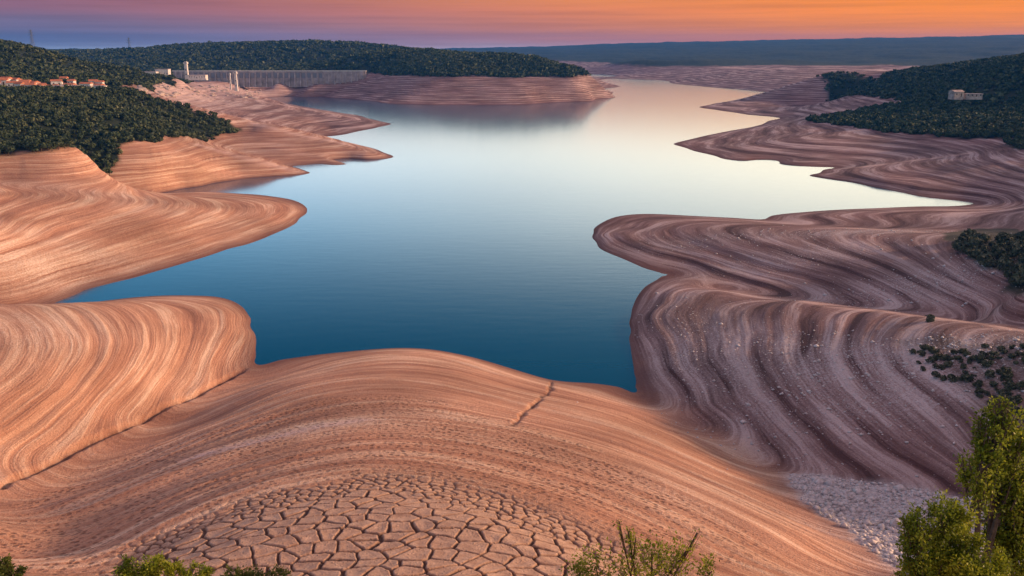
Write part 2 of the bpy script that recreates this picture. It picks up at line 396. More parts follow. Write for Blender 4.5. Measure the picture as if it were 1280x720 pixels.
def ground_h(x, y, full=False):
    """final ground height and surface masks"""
    x = np.asarray(x, float); y = np.asarray(y, float)
    r = np.hypot(x, y)
    b = base_h(x, y)
    far = sm(700, 2500, r)
    land = sm(0, 2.5, b)
    veg = np.zeros_like(x)
    wob = fbm(x/14, y/14, 20)*16
    for pg, so, am in ((veg_left,8,1),(veg_r1,10,1),(veg_r2,5,.8),(veg_r3,7,.3)):
        veg = np.maximum(veg, am*sm(0, so*.5, poly_mask(x, y, pg)+wob))
    # the far plateau, the navy ridge behind the dam and the headland cap are wooded above the drawdown zone
    hw = sm(30, 33, b + fbm(x/60, y/60, 31)*6 + 9*sm(2100, 2500, y))*sm(1230, 1300, y)
    hw = np.maximum(hw, sm(1440, 1470, y)*sm(-60, -110, x)*sm(8, 12, b)) if True else hw
    veg = np.maximum(veg, hw)
    wr = fbm(x/50, y/50, 3, 3)*.25 + fbm(x/7, y/7, 8, 3)*.07
    elev = b + wr*sm(.2, 3, b)*(1-.7*sm(300, 700, r))
    bare = land*(1-veg)
    h = b + np.interp(elev, tz, terr)*1.6*bare*(1-.6*far)
    h = h + (fbm(x/45, y/45, 40, 4)*1.5*sm(4, 12, b)*sm(240, 600, r))*(1-.3*veg) 
    h = h + fbm(x/3.1, y/3.1, 44, 4)*.20*sm(1, 5, b)*bare*(1-far)
    # folded flanks: small rills run down the far banks
    h = h + fbm(x/160, y/160, 60, 4)*22*sm(1400, 3000, y)*veg
    h = h + veg*fbm(x/9, y/9, 77, 3)*1.5
    dg = line_d(x, y, gully_l); dm = line_d(x, y, gully_m)
    wl = fbm(x/2.5, y/2.5, 91)*1.8
    cut = np.exp(-((dg+wl*.5)/.7)**2)*.9 + np.exp(-((dm+wl*.8)/.45)**2)*.45*vnoise(x/2, y/2, 93)*1.6
    h = h - cut*sm(.1, 1, b)
    if not full: return h
    near = (r < 260) & (y < 240)
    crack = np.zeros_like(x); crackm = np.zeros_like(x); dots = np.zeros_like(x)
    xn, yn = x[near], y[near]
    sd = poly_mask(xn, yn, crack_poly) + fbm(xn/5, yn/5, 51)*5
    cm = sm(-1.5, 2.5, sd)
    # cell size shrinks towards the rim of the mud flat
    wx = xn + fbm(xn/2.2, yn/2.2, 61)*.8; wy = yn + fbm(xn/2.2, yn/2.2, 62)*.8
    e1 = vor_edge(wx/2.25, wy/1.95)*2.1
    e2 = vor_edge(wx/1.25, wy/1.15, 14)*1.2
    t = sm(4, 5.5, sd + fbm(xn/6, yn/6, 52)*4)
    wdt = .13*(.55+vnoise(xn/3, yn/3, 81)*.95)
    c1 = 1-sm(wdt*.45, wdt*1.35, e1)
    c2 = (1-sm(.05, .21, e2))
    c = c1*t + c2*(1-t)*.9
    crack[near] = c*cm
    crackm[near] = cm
    dmk = sm(-4, 4, poly_mask(xn, yn, dots_poly)+fbm(xn/9, yn/9, 55)*14)*(1-cm)
    # hoof-like pits and small cells around the flat
    dots[near] = dmk
    h = h - crack*.26
    h[near] += cm*(fbm(xn/3, yn/3, 66)*.10 - np.minimum(e1, .8)*.10*t)
    grav = np.zeros_like(x)
    for gx, gy, gz, rx, ry, s in gs:
        grav = np.maximum(grav, s*np.exp(-(((x-gx)/rx)**2+((y-gy)/ry)**2)))
    grav = np.clip(grav + fbm(x/6, y/6, 70)*.5*grav, 0, 1)
    st = sm(-1.5, 2, poly_mask(x, y, stony_poly)+fbm(x/3, y/3, 71)*3)*(r < 200)
    h = h + st*fbm(x/1.1, y/1.1, 72, 3)*.5
    grav = np.maximum(grav, st)
    # warm clay on the near-left shores, mauve right and far banks, partly shade put into the colour
    warm = 1-sm(-7, 5, poly_mask(x, y, cool_poly)+fbm(x/12, y/12, 73)*10)
    warm = np.clip(warm*(1-.80*sm(360, 900, r)), 0, 1)
    crust_lit = np.zeros_like(x)
    for pl, wd in crests: crust_lit = np.maximum(crust_lit, np.exp(-((line_d(x, y, pl)+fbm(x/9, y/9, 97)*wd)/wd)**2))  # pale crest tracks, with the sun on the ridges painted in
    for pl, wd in pales: crust_lit = np.maximum(crust_lit, 1.3*np.exp(-((line_d(x, y, pl)+fbm(x/40, y/40, 99)*wd*.8)/wd)**2))
    crust_lit = crust_lit*(.45+.7*vnoise(x/6, y/6, 98))*(1-veg)
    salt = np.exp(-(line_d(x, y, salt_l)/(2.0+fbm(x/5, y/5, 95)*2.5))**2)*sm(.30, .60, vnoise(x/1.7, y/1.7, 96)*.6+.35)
    crust_lit = np.maximum(crust_lit, salt*1.2)
    gul = np.clip(np.maximum(np.exp(-((dg+wl*.5)/.55)**2), np.exp(-((dm+wl*.8)/.4)**2)), 0, 1)*(vnoise(x*1.1, y*1.1, 92)*.9+.3)
    return h, elev, veg, np.clip(crack+gul*.8*sm(.1,1,b), 0, 1), crackm, dots, grav, warm, st, crust_lit

# ------------------------------------------------------------------ materials
def new_mat(name):
    m = bpy.data.materials.new(name); m.use_nodes = True
    t = m.node_tree; b = t.nodes['Principled BSDF']
    b.inputs['Roughness'].default_value = .9
    b.inputs['Specular IOR Level'].default_value = .2
    return m, t, b
def mixc(t, f, a, b, mode='MIX'):
    n = N(t, 'ShaderNodeMix', data_type='RGBA', blend_type=mode)
    for s, v in ((0, f), (6, a), (7, b)):
        if hasattr(v, 'is_linked') or hasattr(v, 'links'): L(t, v, n.inputs[s])
        elif isinstance(v, (int, float)): n.inputs[s].default_value = v if s == 0 else (v, v, v, 1)
        else: n.inputs[s].default_value = (*v, 1)
    return n.outputs[2]
def math_n(t, op, a, b=None, c=None, clamp=False):
    n = N(t, 'ShaderNodeMath', operation=op); n.use_clamp = clamp
    for i, v in enumerate((a, b, c)):
        if v is None: continue
        if isinstance(v, (int, float)): n.inputs[i].default_value = v
        else: L(t, v, n.inputs[i])
    return n.outputs[0]
def attr(t, name):
    n = N(t, 'ShaderNodeAttribute'); n.attribute_name = name; return n.outputs['Fac']
def ground_material():
    m, t, b = new_mat('dry_lakebed_soil')
    geo = N(t, 'ShaderNodeNewGeometry'); pos = geo.outputs['Position']
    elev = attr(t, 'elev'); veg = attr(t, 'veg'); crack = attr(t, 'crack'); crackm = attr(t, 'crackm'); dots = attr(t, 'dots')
    grav = attr(t, 'grav'); warm = attr(t, 'warm'); ston = attr(t, 'stony')
    # strand lines: one-dimensional noise over height, slightly warped in plan
    sx = N(t, 'ShaderNodeSeparateXYZ'); L(t, pos, sx.inputs[0])
    w1 = noise(t, pos, .12, 4); w2 = noise(t, pos, .9, 3)
    ez = math_n(t, 'MULTIPLY_ADD', w1, .14, elev)
    ez = math_n(t, 'MULTIPLY_ADD', w2, .10, ez)
    def band(freq, planfreq, detail):
        cx = N(t, 'ShaderNodeCombineXYZ')
        L(t, math_n(t, 'MULTIPLY', sx.outputs[0], planfreq), cx.inputs[0]); L(t, math_n(t, 'MULTIPLY', sx.outputs[1], planfreq), cx.inputs[1])
        L(t, math_n(t, 'MULTIPLY', ez, freq), cx.inputs[2])
        return noise(t, cx.outputs[0], 1.0, detail, .6)
    b1 = band(.75, .018, 2); b2 = band(2.4, .026, 3); b3 = band(7.5, .06, 3)
    r1 = ramp(t, [(.34, 0), (.66, 1)]); L(t, b1, r1.inputs[0])
    r2 = ramp(t, [(.38, 0), (.62, 1)]); L(t, b2, r2.inputs[0])
    r3 = ramp(t, [(.40, 0), (.60, 1)]); L(t, b3, r3.inputs[0])
    s = math_n(t, 'MULTIPLY', r1.outputs[0], .34)
    s = math_n(t, 'MULTIPLY_ADD', r2.outputs[0], .36, s)
    s = math_n(t, 'MULTIPLY_ADD', r3.outputs[0], .20, s)
    spk = ramp(t, [(.32, 0), (.68, 1)]); L(t, noise(t, pos, 1.7, 6, .75), spk.inputs[0])
    s = math_n(t, 'MULTIPLY_ADD', spk.outputs[0], .16, s)
    # the steps the lake left about every two metres: a dark lip under a stonier tread
    fr_ = math_n(t, 'FRACT', math_n(t, 'MULTIPLY', ez, 1/2.25))
    lip = ramp(t, [(0, .9), (.05, .35), (.14, 0), (.80, 0), (.90, .7), (1, .9)]); L(t, fr_, lip.inputs[0])
    tread = ramp(t, [(.22, 0), (.36, 1), (.66, 1), (.80, 0)]); L(t, fr_, tread.inputs[0])
    lipn = ramp(t, [(.35, .25), (.6, 1)]); L(t, noise(t, pos, .03, 3), lipn.inputs[0])
    cool = math_n(t, 'SUBTRACT', 1.0, math_n(t, 'MULTIPLY', warm, .55))
    s = math_n(t, 'SUBTRACT', s, math_n(t, 'MULTIPLY', math_n(t, 'MULTIPLY', lip.outputs[0], lipn.outputs[0]), math_n(t, 'MULTIPLY', cool, .42)), clamp=True)
    s = math_n(t, 'ADD', s, math_n(t, 'MULTIPLY', math_n(t, 'MULTIPLY', tread.outputs[0], lipn.outputs[0]), math_n(t, 'MULTIPLY', cool, .20)), clamp=True)
    rw = ramp(t, [(.05, (.33,.155,.095)), (.36, (.44,.22,.135)), (.62, (.54,.30,.19)), (.92, (.72,.49,.34))]); L(t, s, rw.inputs[0])
    rc = ramp(t, [(.08, (.092,.044,.040)), (.38, (.178,.098,.088)), (.62, (.265,.164,.147)), (.90, (.48,.36,.335))]); L(t, s, rc.inputs[0])
    col = mixc(t, warm, rc.outputs[0], rw.outputs[0])
    # broad patches
    pn = noise(t, pos, .035, 4); pr = ramp(t, [(.35, .78), (.65, 1.18)]); L(t, pn, pr.inputs[0])
    col = mixc(t, 1.0, col, pr.outputs[0], 'MULTIPLY')
    # pale stones, crest lines with sunlight painted in, and salt crust
    vs_ = N(t, 'ShaderNodeTexVoronoi'); vs_.inputs['Scale'].default_value = 1.5; L(t, pos, vs_.inputs['Vector'])
    gn = noise(t, pos, 2.2, 5, .65)
    gr = ramp(t, [(.42, 0), (.60, 1)]); L(t, gn, gr.inputs[0])
    s_inv = math_n(t, 'MULTIPLY_ADD', s, 1.3, -.05, clamp=True)
    gm = math_n(t, 'MULTIPLY', grav, math_n(t, 'MULTIPLY', math_n(t, 'MULTIPLY_ADD', gr.outputs[0], .8, .2), s_inv), clamp=True)
    palew = mixc(t, warm, (.62,.55,.54), (.80,.66,.54))
    col = mixc(t, gm, col, palew)
    cru = math_n(t, 'MULTIPLY', attr(t, 'crust_lit'), math_n(t, 'MULTIPLY_ADD', s, .5, .45), clamp=True)
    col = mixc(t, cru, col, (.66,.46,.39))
    stc = ramp(t, [(.3, (.36,.32,.32)), (.5, (.58,.54,.54)), (.7, (.76,.72,.71))]); L(t, noise(t, pos, 1.6, 5, .7), stc.inputs[0])
    col = mixc(t, math_n(t, 'MULTIPLY', ston, .92), col, stc.outputs[0])
    # scattered pebbles, dark and light
    pv = N(t, 'ShaderNodeTexVoronoi'); pv.inputs['Scale'].default_value = 2.3; L(t, pos, pv.inputs['Vector'])
    pd = ramp(t, [(.10, 1), (.26, 0)]); L(t, pv.outputs['Distance'], pd.inputs[0])
    sp2 = N(t, 'ShaderNodeSeparateColor'); L(t, pv.outputs['Color'], sp2.inputs[0])
    isd = math_n(t, 'MULTIPLY', pd.outputs[0], math_n(t, 'GREATER_THAN', sp2.outputs[0], .62))
    isd = math_n(t, 'MULTIPLY', isd, math_n(t, 'SUBTRACT', 1.0, crackm))
    col = mixc(t, math_n(t, 'MULTIPLY', isd, .55), col, (.13,.085,.07))
    isl = math_n(t, 'MULTIPLY', pd.outputs[0], math_n(t, 'LESS_THAN', sp2.outputs[0], .22))
    col = mixc(t, math_n(t, 'MULTIPLY', isl, .5), col, (.72,.62,.55))
    # mud flat: pinkish plates, gaps painted dark for the shade deep inside
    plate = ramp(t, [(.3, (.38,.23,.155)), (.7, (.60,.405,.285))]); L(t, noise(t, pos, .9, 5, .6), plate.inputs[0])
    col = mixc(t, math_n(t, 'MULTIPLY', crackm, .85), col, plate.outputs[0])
    dv = N(t, 'ShaderNodeTexVoronoi'); dv.voronoi_dimensions = '2D'; dv.inputs['Scale'].default_value = .95; L(t, pos, dv.inputs['Vector'])
    dr_ = ramp(t, [(.16, 1), (.34, 0)]); L(t, dv.outputs['Distance'], dr_.inputs[0])
    dsz = ramp(t, [(.35, .35), (.6, 1)]); L(t, noise(t, pos, .22, 3), dsz.inputs[0])
    dotm = math_n(t, 'MULTIPLY', math_n(t, 'MULTIPLY', dots, dr_.outputs[0]), dsz.outputs[0])
    col = mixc(t, math_n(t, 'MULTIPLY', dotm, .72), col, (.13,.055,.032))
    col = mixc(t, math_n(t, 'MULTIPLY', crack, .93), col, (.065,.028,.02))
    # fine grain
    fg = noise(t, pos, 5.0, 5, .7); fr = ramp(t, [(.3, .76), (.7, 1.24)]); L(t, fg, fr.inputs[0])
    col = mixc(t, 1.0, col, fr.outputs[0], 'MULTIPLY')
    # wet rim at the waterline
    wet = N(t, 'ShaderNodeMapRange'); L(t, sx.outputs[2], wet.inputs['Value'])
    wet.inputs['From Min'].default_value = .15; wet.inputs['From Max'].default_value = 1.3; wet.inputs['To Min'].default_value = 1; wet.inputs['To Max'].default_value = 0
    col = mixc(t, math_n(t, 'MULTIPLY', wet.outputs[0], .75), col, (.13,.055,.045))
    # woodland floor
    vg = ramp(t, [(.35, (.014,.024,.012)), (.55, (.026,.038,.018)), (.75, (.060,.062,.034))]); L(t, noise(t, pos, .05, 8, .7), vg.inputs[0])
    col = mixc(t, veg, col, vg.outputs[0])
    L(t, col, b.inputs['Base Color'])
    # relief
    bh = math_n(t, 'MULTIPLY', math_n(t, 'MULTIPLY', s, .30), math_n(t, 'SUBTRACT', 1.0, crackm))
    bh = math_n(t, 'MULTIPLY_ADD', gn, math_n(t, 'MULTIPLY_ADD', crackm, -.25, .32), bh)
    bh = math_n(t, 'MULTIPLY_ADD', dotm, -.22, bh)
    bh = math_n(t, 'MULTIPLY_ADD', fg, .10, bh)
    bh = math_n(t, 'MULTIPLY_ADD', pd.outputs[0], .10, bh)
    bp = N(t, 'ShaderNodeBump'); bp.inputs['Strength'].default_value = .8; bp.inputs['Distance'].default_value = 1.0
    L(t, bh, bp.inputs['Height']); L(t, bp.outputs[0], b.inputs['Normal'])
    return m

def water_material():
    m, t, b = new_mat('still_lake_water')
    b.inputs['Base Color'].default_value = (.0, .048, .105, 1)
    b.inputs['Roughness'].default_value = .12
    b.inputs['IOR'].default_value = 1.333
    b.inputs['Specular IOR Level'].default_value = .5
    geo = N(t, 'ShaderNodeNewGeometry')
    mp = N(t, 'ShaderNodeMapping'); mp.inputs['Scale'].default_value = (.25, .9, 1); L(t, geo.outputs['Position'], mp.inputs[0])
    nz = noise(t, mp.outputs[0], .35, 4, .55)
    bp = N(t, 'ShaderNodeBump'); bp.inputs['Strength'].default_value = .03; bp.inputs['Distance'].default_value = .6
    L(t, nz, bp.inputs['Height']); L(t, bp.outputs[0], b.inputs['Normal'])
    return m

def foliage_material(name, dark, mid, light, scale=.35):
    m, t, b = new_mat(name)
    geo = N(t, 'ShaderNodeNewGeometry')
    cr = ramp(t, [(.25, dark), (.5, mid), (.75, light)])
    nz = noise(t, geo.outputs['Position'], scale, 3, .6)
    rd = math_n(t, 'MULTIPLY_ADD', geo.outputs['Random Per Island'], .30, math_n(t, 'SUBTRACT', nz, .15))
    L(t, rd, cr.inputs[0]); L(t, cr.outputs[0], b.inputs['Base Color'])
    b.inputs['Roughness'].default_value = .75
    return m
def leaf_material(name, dark, mid, light, scale=1.0):
    m = foliage_material(name, dark, mid, light, scale); t = m.node_tree; b = t.nodes['Principled BSDF']
    b.inputs['Roughness'].default_value = .5
    tr = N(t, 'ShaderNodeBsdfTranslucent'); ms = N(t, 'ShaderNodeMixShader'); ms.inputs[0].default_value = .42
    src = b.inputs['Base Color'].links[0].from_socket
    L(t, src, tr.inputs['Color'])
    out = t.nodes['Material Output']
    L(t, b.outputs[0], ms.inputs[1]); L(t, tr.outputs[0], ms.inputs[2]); L(t, ms.outputs[0], out.inputs['Surface'])
    return m
def plain(name, col, var=.25, scale=1.0, rough=.85):
    m, t, b = new_mat(name)
    geo = N(t, 'ShaderNodeNewGeometry')
    lo = tuple(c*(1-var) for c in col); hi = tuple(min(1, c*(1+var)) for c in col)
    cr = ramp(t, [(.3, lo), (.7, hi)]); L(t, noise(t, geo.outputs['Position'], scale, 5, .6), cr.inputs[0])
    L(t, cr.outputs[0], b.inputs['Base Color']); b.inputs['Roughness'].default_value = rough
    return m
M = dict(ground=ground_material(), water=water_material(),
    wood=foliage_material('oak_scrub_foliage', (.020,.036,.016), (.045,.066,.028), (.14,.15,.07), .13),
    scrub=foliage_material('dusty_scrub_foliage', (.030,.038,.022), (.070,.080,.045), (.16,.155,.095), .9),
    leaf=leaf_material('young_green_leaves', (.07,.10,.010), (.20,.25,.02), (.44,.44,.04), 1.3),
    leafd=leaf_material('olive_green_leaves', (.030,.045,.010), (.075,.10,.02), (.19,.20,.035), 1.6),
    bark=plain('grey_brown_bark', (.10,.07,.05), .4, 9),
    concrete=plain('weathered_concrete', (.40,.33,.32), .4, .12),
    pale=plain('pale_render_wall', (.66,.60,.55), .15, .4),
    dark=plain('dark_glass', (.03,.035,.045), .2, 1, .3),
    tile=plain('terracotta_roof_tiles', (.46,.17,.09), .35, .8),
    steel=plain('galvanised_steel', (.22,.22,.25), .15, 1, .5),
    stones=plain('pale_stones', (.58,.53,.51), .35, 1.5),
    stone=plain('limestone_blocks', (.40,.32,.28), .4, .5))

# ------------------------------------------------------------------ object helpers
def tag(o, label=None, cat=None, group=None, kind=None):
    if label: o['label'] = label
    if cat: o['category'] = cat
    if group: o['group'] = group
    if kind: o['kind'] = kind
    return o
def mesh_np(name, verts, faces, mat, parent=None, smooth=False):
    """faces: (k, 3|4) int array"""
    me = bpy.data.meshes.new(name)
    verts = np.asarray(verts, np.float32); faces = np.asarray(faces, np.int32)
    me.vertices.add(len(verts)); me.vertices.foreach_set('co', verts.ravel())
    k = faces.shape[1]
    me.loops.add(faces.size); me.loops.foreach_set('vertex_index', faces.ravel())
    me.polygons.add(len(faces)); me.polygons.foreach_set('loop_start', np.arange(0, faces.size, k, dtype=np.int32))
    if smooth: me.polygons.foreach_set('use_smooth', np.ones(len(faces), bool))
    me.update(calc_edges=True)
    me.materials.append(mat)
    o = bpy.data.objects.new(name, me); C.objects.link(o)
    if parent: o.parent = parent
    return o
def empty(name, loc, rz=0):
    o = bpy.data.objects.new(name, None); C.objects.link(o); o.location = loc; o.rotation_euler = (0, 0, rz); return o
class MB:
    def __init__(s): s.v = []; s.f = []
    def poly(s, vs, fs):
        k = len(s.v); s.v += [tuple(v) for v in vs]; s.f += [tuple(i+k for i in f) for f in fs]
    def box(s, x0, x1, y0, y1, z0, z1):
        s.poly([(x0,y0,z0),(x1,y0,z0),(x1,y1,z0),(x0,y1,z0),(x0,y0,z1),(x1,y0,z1),(x1,y1,z1),(x0,y1,z1)],
               [(0,3,2,1),(4,5,6,7),(0,1,5,4),(1,2,6,5),(2,3,7,6),(3,0,4,7)])
    def prism(s, prof, x0, x1):
        """profile in (y, z) swept along x"""
        n = len(prof)
        s.poly([(x0, a, b) for a, b in prof]+[(x1, a, b) for a, b in prof],
               [tuple(range(n)), tuple(range(2*n-1, n-1, -1))]+[(i, i+n, (i+1) % n+n, (i+1) % n) for i in range(n)])
    def tube(s, p, q, r0, r1, n=6):
        p = Vector(p); q = Vector(q); d = (q-p)
        if d.length < 1e-6: return
        a = d.orthogonal().normalized(); b = d.cross(a).normalized()
        vs = []
        for c, r in ((p, r0), (q, r1)):
            for i in range(n):
                t = 2*math.pi*i/n; vs.append(c+a*(r*math.cos(t))+b*(r*math.sin(t)))
        s.poly(vs, [(i, (i+1) % n, (i+1) % n+n, i+n) for i in range(n)]+[tuple(range(n-1, -1, -1)), tuple(range(n, 2*n))])
    def build(s, name, mat, parent=None, loc=None, bevel=0):
        me = bpy.data.meshes.new(name); me.from_pydata(s.v, [], s.f); me.update(); me.materials.append(mat)
        o = bpy.data.objects.new(name, me); C.objects.link(o)
        if parent: o.parent = parent
        if loc: o.location = loc
        if bevel:
            bv = o.modifiers.new('bevel', 'BEVEL'); bv.width = bevel; bv.segments = 2; bv.limit_method = 'ANGLE'
        return o

# ------------------------------------------------------------------ ground sheet
def build_ground():
    cu_ = np.linspace(UMIN+.01, UMAX-.01, 1450)
    def seg(a, b, per): return np.linspace(math.log(a), math.log(b), max(3, int(per*math.log(b/a))), endpoint=False)
    rv = np.concatenate([seg(2.5, 50, 30), seg(50, 110, 620), seg(110, 270, 330), seg(270, 1500, 140), seg(1500, 8000, 70)])
    UU, VV = np.meshgrid(cu_, rv)
    rr = np.exp(VV); x = rr*np.sin(UU); y = rr*np.cos(UU)
    shp = x.shape
    h, elev, veg, crack, crackm, dots, grav, warm, st, crust_lit = ground_h(x.ravel(), y.ravel(), True)
    nr, nc = shp
    idx = np.arange(nr*nc).reshape(nr, nc)
    f = np.stack([idx[:-1,:-1], idx[:-1,1:], idx[1:,1:], idx[1:,:-1]], -1).reshape(-1, 4)
    o = mesh_np('ground', np.stack([x.ravel(), y.ravel(), h], 1), f[:, ::-1], M['ground'], None, True)
    for nme, a in (('elev', elev), ('veg', veg), ('crack', crack), ('crackm', crackm), ('dots', dots), ('grav', grav), ('warm', warm), ('stony', st), ('crust_lit', crust_lit)):
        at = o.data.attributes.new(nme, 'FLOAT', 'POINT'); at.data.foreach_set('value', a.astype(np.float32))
    tag(o, kind='structure')
    return o
ground = build_ground()
# make sure faces look up
if ground.data.polygons[len(ground.data.polygons)//2].normal.z < 0:
    ground.data.flip_normals()

# ------------------------------------------------------------------ lake
wv = []; 
lake = mesh_np('water', [(-5400,5,0),(5400,5,0),(5400,7600,0),(-5400,7600,0)], [(0,1,2,3)], M['water'])
tag(lake, kind='structure')

# ------------------------------------------------------------------ vegetation templates
def crown_template(nl, seed, leaf=.28, squash=.75):
    """unit crown (radius 1, standing on z=0) of leaf clumps: nl triangles"""
    r = np.random.default_rng(seed)
    lobes = [((0,0,.55),.62)]+[((r.uniform(-.55,.55), r.uniform(-.55,.55), r.uniform(.3,.85)), r.uniform(.3,.5)) for _ in range(5)]
    V = []
    for i in range(nl):
        c, rad = lobes[r.integers(len(lobes))]
        d = r.normal(size=3); d /= np.linalg.norm(d)
        p = np.array(c)+d*rad*r.uniform(.75, 1.05)*np.array([1,1,squash])
        nn = d+r.normal(size=3)*.45; nn /= np.linalg.norm(nn)
        a = np.cross(nn, r.normal(size=3)); a /= np.linalg.norm(a); b = np.cross(nn, a)
        s = leaf*r.uniform(.6, 1.3)
        V += [p+a*s, p-a*s*.5+b*s*.87, p-a*s*.5-b*s*.87]
    V = np.array(V); V[:,2] = np.maximum(V[:,2], .02)
    return V
TH = [crown_template(260, k, .17) for k in range(5)]
TM = [crown_template(90, 20+k, .27) for k in range(5)]
TL = [crown_template(34, 40+k, .42) for k in range(5)]
def scatter_mesh(name, P3, S, T, mat):
    vs = []
    for i, (p, s) in enumerate(zip(P3, S)):
        a = rng.uniform(0, 2*math.pi); t = T[i % len(T)]
        ca, sa = math.cos(a), math.sin(a)
        q = np.stack([t[:,0]*ca-t[:,1]*sa, t[:,0]*sa+t[:,1]*ca, t[:,2]], 1)*np.array([s, s, s*rng.uniform(.75, 1.15)])+np.array(p)
        vs.append(q)
    vs = np.concatenate(vs)
    return mesh_np(name, vs, np.arange(len(vs)).reshape(-1, 3), mat)
tree_mesh = []
for k in range(5):
    V = TH[k]
    o = mesh_np('crown', V, np.arange(len(V)).reshape(-1, 3), M['wood']); tree_mesh.append(o.data); bpy.data.objects.remove(o)
scrub_mesh = []
for k in range(5):
    me = tree_mesh[k].copy(); me.materials.clear(); me.materials.append(M['scrub']); scrub_mesh.append(me)
tb = MB(); tb.tube((0,0,-.35), (0,0,.25), .07, .05, 6); tb.tube((0,0,.2), (.25,.1,.6), .045, .02, 5); tb.tube((0,0,.2), (-.22,.12,.62), .045, .02, 5); tb.tube((0,0,.22), (.02,-.2,.66), .04, .02, 5)
to = tb.build('trunk', M['bark']); trunk_me = to.data; bpy.data.objects.remove(to)
cnt = [0]
def small_tree(name, p, s, label, cat, group, meshes, trunk=True):
    e = empty(name, (p[0], p[1], p[2]+.25*s*(1 if trunk else 0)), random.uniform(0, 6.28))
    e.scale = (s, s, s*random.uniform(.8, 1.15))
    tag(e, label, cat, group)
    c = bpy.data.objects.new('crown', meshes[cnt[0] % 5]); cnt[0] += 1; C.objects.link(c); c.parent = e
    if trunk:
        k = bpy.data.objects.new('trunk', trunk_me); C.objects.link(k); k.parent = e
    return e
def sample_poly(poly, n, minv=None):
    poly_a = np.array(poly)[:, :2]; lo = poly_a.min(0); hi = poly_a.max(0)
    out = []
    while len(out) < n:
        x = rng.uniform(lo[0], hi[0], n*3); y = rng.uniform(lo[1], hi[1], n*3)
        rr_ = np.hypot(x, y)
        k = (poly_mask(x, y, poly)+fbm(x/14, y/14, 20)*16 > 0) & (rng.random(len(x)) < (300/np.maximum(rr_, 300))**1.3)
        out += list(zip(x[k], y[k]))
    return np.array(out[:n])
village_c = [hit(px, py) for px, py in ((20,112),(60,112),(100,112),(135,112))]
village_l = [((px-640)/FPX*q, q) for px, q in ((34, 598), (90, 618), (142, 636))]
def clear_village(xy):
    d = line_d(xy[:,0], xy[:,1], [(v[0], v[1]) for v in village_c])
    d2 = line_d(xy[:,0], xy[:,1], village_l)
    return xy[(d > 26) & (d2 > 11)]
def forest(poly, n, smin, smax, n_ind, label, group, stuff_label, ok=None, lim=None):
    xy = sample_poly(poly, n)
    if ok: xy = ok(xy)
    z = ground_h(xy[:,0], xy[:,1])
    S = rng.uniform(smin, smax, len(xy))*(1+.5*fbm(xy[:,0]/40, xy[:,1]/40, 5))
    az = np.abs(np.arctan2(xy[:,0], xy[:,1]))
    rr = np.hypot(xy[:,0], xy[:,1])
    order = np.argsort(rr+np.where(az > R(30.2), 1e5, 0))
    ind = order[:n_ind]; rest = order[n_ind:]
    for i in ind:
        small_tree('oak_tree', (xy[i,0], xy[i,1], z[i]), S[i], label, 'tree', group, tree_mesh)
    P3 = np.column_stack([xy[rest], z[rest]-.2])
    nearm = rr[rest] < 700
    parts = []
    if nearm.any(): parts.append((P3[nearm], S[rest][nearm], TM))
    if (~nearm).any(): parts.append((P3[~nearm], S[rest][~nearm], TL))
    vs = []
    objs = [scatter_mesh('woodland', a, b, T, M['wood']) for a, b, T in parts]
    if len(objs) > 1:
        a = np.concatenate([np.array([v for o in objs for v in (lambda q: (o.data.vertices.foreach_get('co', q), q)[1])(np.zeros(len(o.data.vertices)*3, np.float32))])])
        for o in objs: bpy.data.objects.remove(o)
        a = a.reshape(-1, 3)
        o = mesh_np('woodland', a, np.arange(len(a)).reshape(-1, 3), M['wood'])
    else: o = objs[0]
    tag(o, stuff_label, 'woodland', kind='stuff')
forest(veg_left, 12000, 1.8, 3.6, 150, 'dark green oak along the lower edge of the left hillside wood', 'oaks at the foot of the left hillside wood', 'dark wood covering the hills at the left', clear_village)
forest(veg_r1, 11000, 1.8, 3.8, 150, 'dark green oak along the lower edge of the right hillside wood', 'oaks at the foot of the right hillside wood', 'dark wood covering the hills at the right')
# far woods on headland, ridge behind the dam and plateau
def far_wood(x0, x1, y0, y1, n, smin, smax, label):
    x = rng.uniform(-1, 1, n*4); y = np.exp(rng.uniform(math.log(y0), math.log(y1), n*4))
    px = rng.uniform(x0, x1, n*4); x = (px-640)/FPX*y
    b0 = base_h(x, y); b = b0+fbm(x/60, y/60, 31)*6
    k = (b > 31.3) | ((y > 1455) & (x < -90) & (b0 > 10)); x = x[k][:n]; y = y[k][:n]
    z = ground_h(x, y)
    S = rng.uniform(smin, smax, len(x))
    o = scatter_mesh('woodland', np.column_stack([x, y, z-.3*S]), S, TL, M['wood'])
    tag(o, label, 'woodland', kind='stuff')
far_wood(470, 760, 1260, 1800, 7000, 3.0, 5.5, 'dark wood capping the headland across the lake')
far_wood(-100, 560, 1455, 2700, 8000, 4.0, 7, 'dark wood on the ridge beyond the dam')

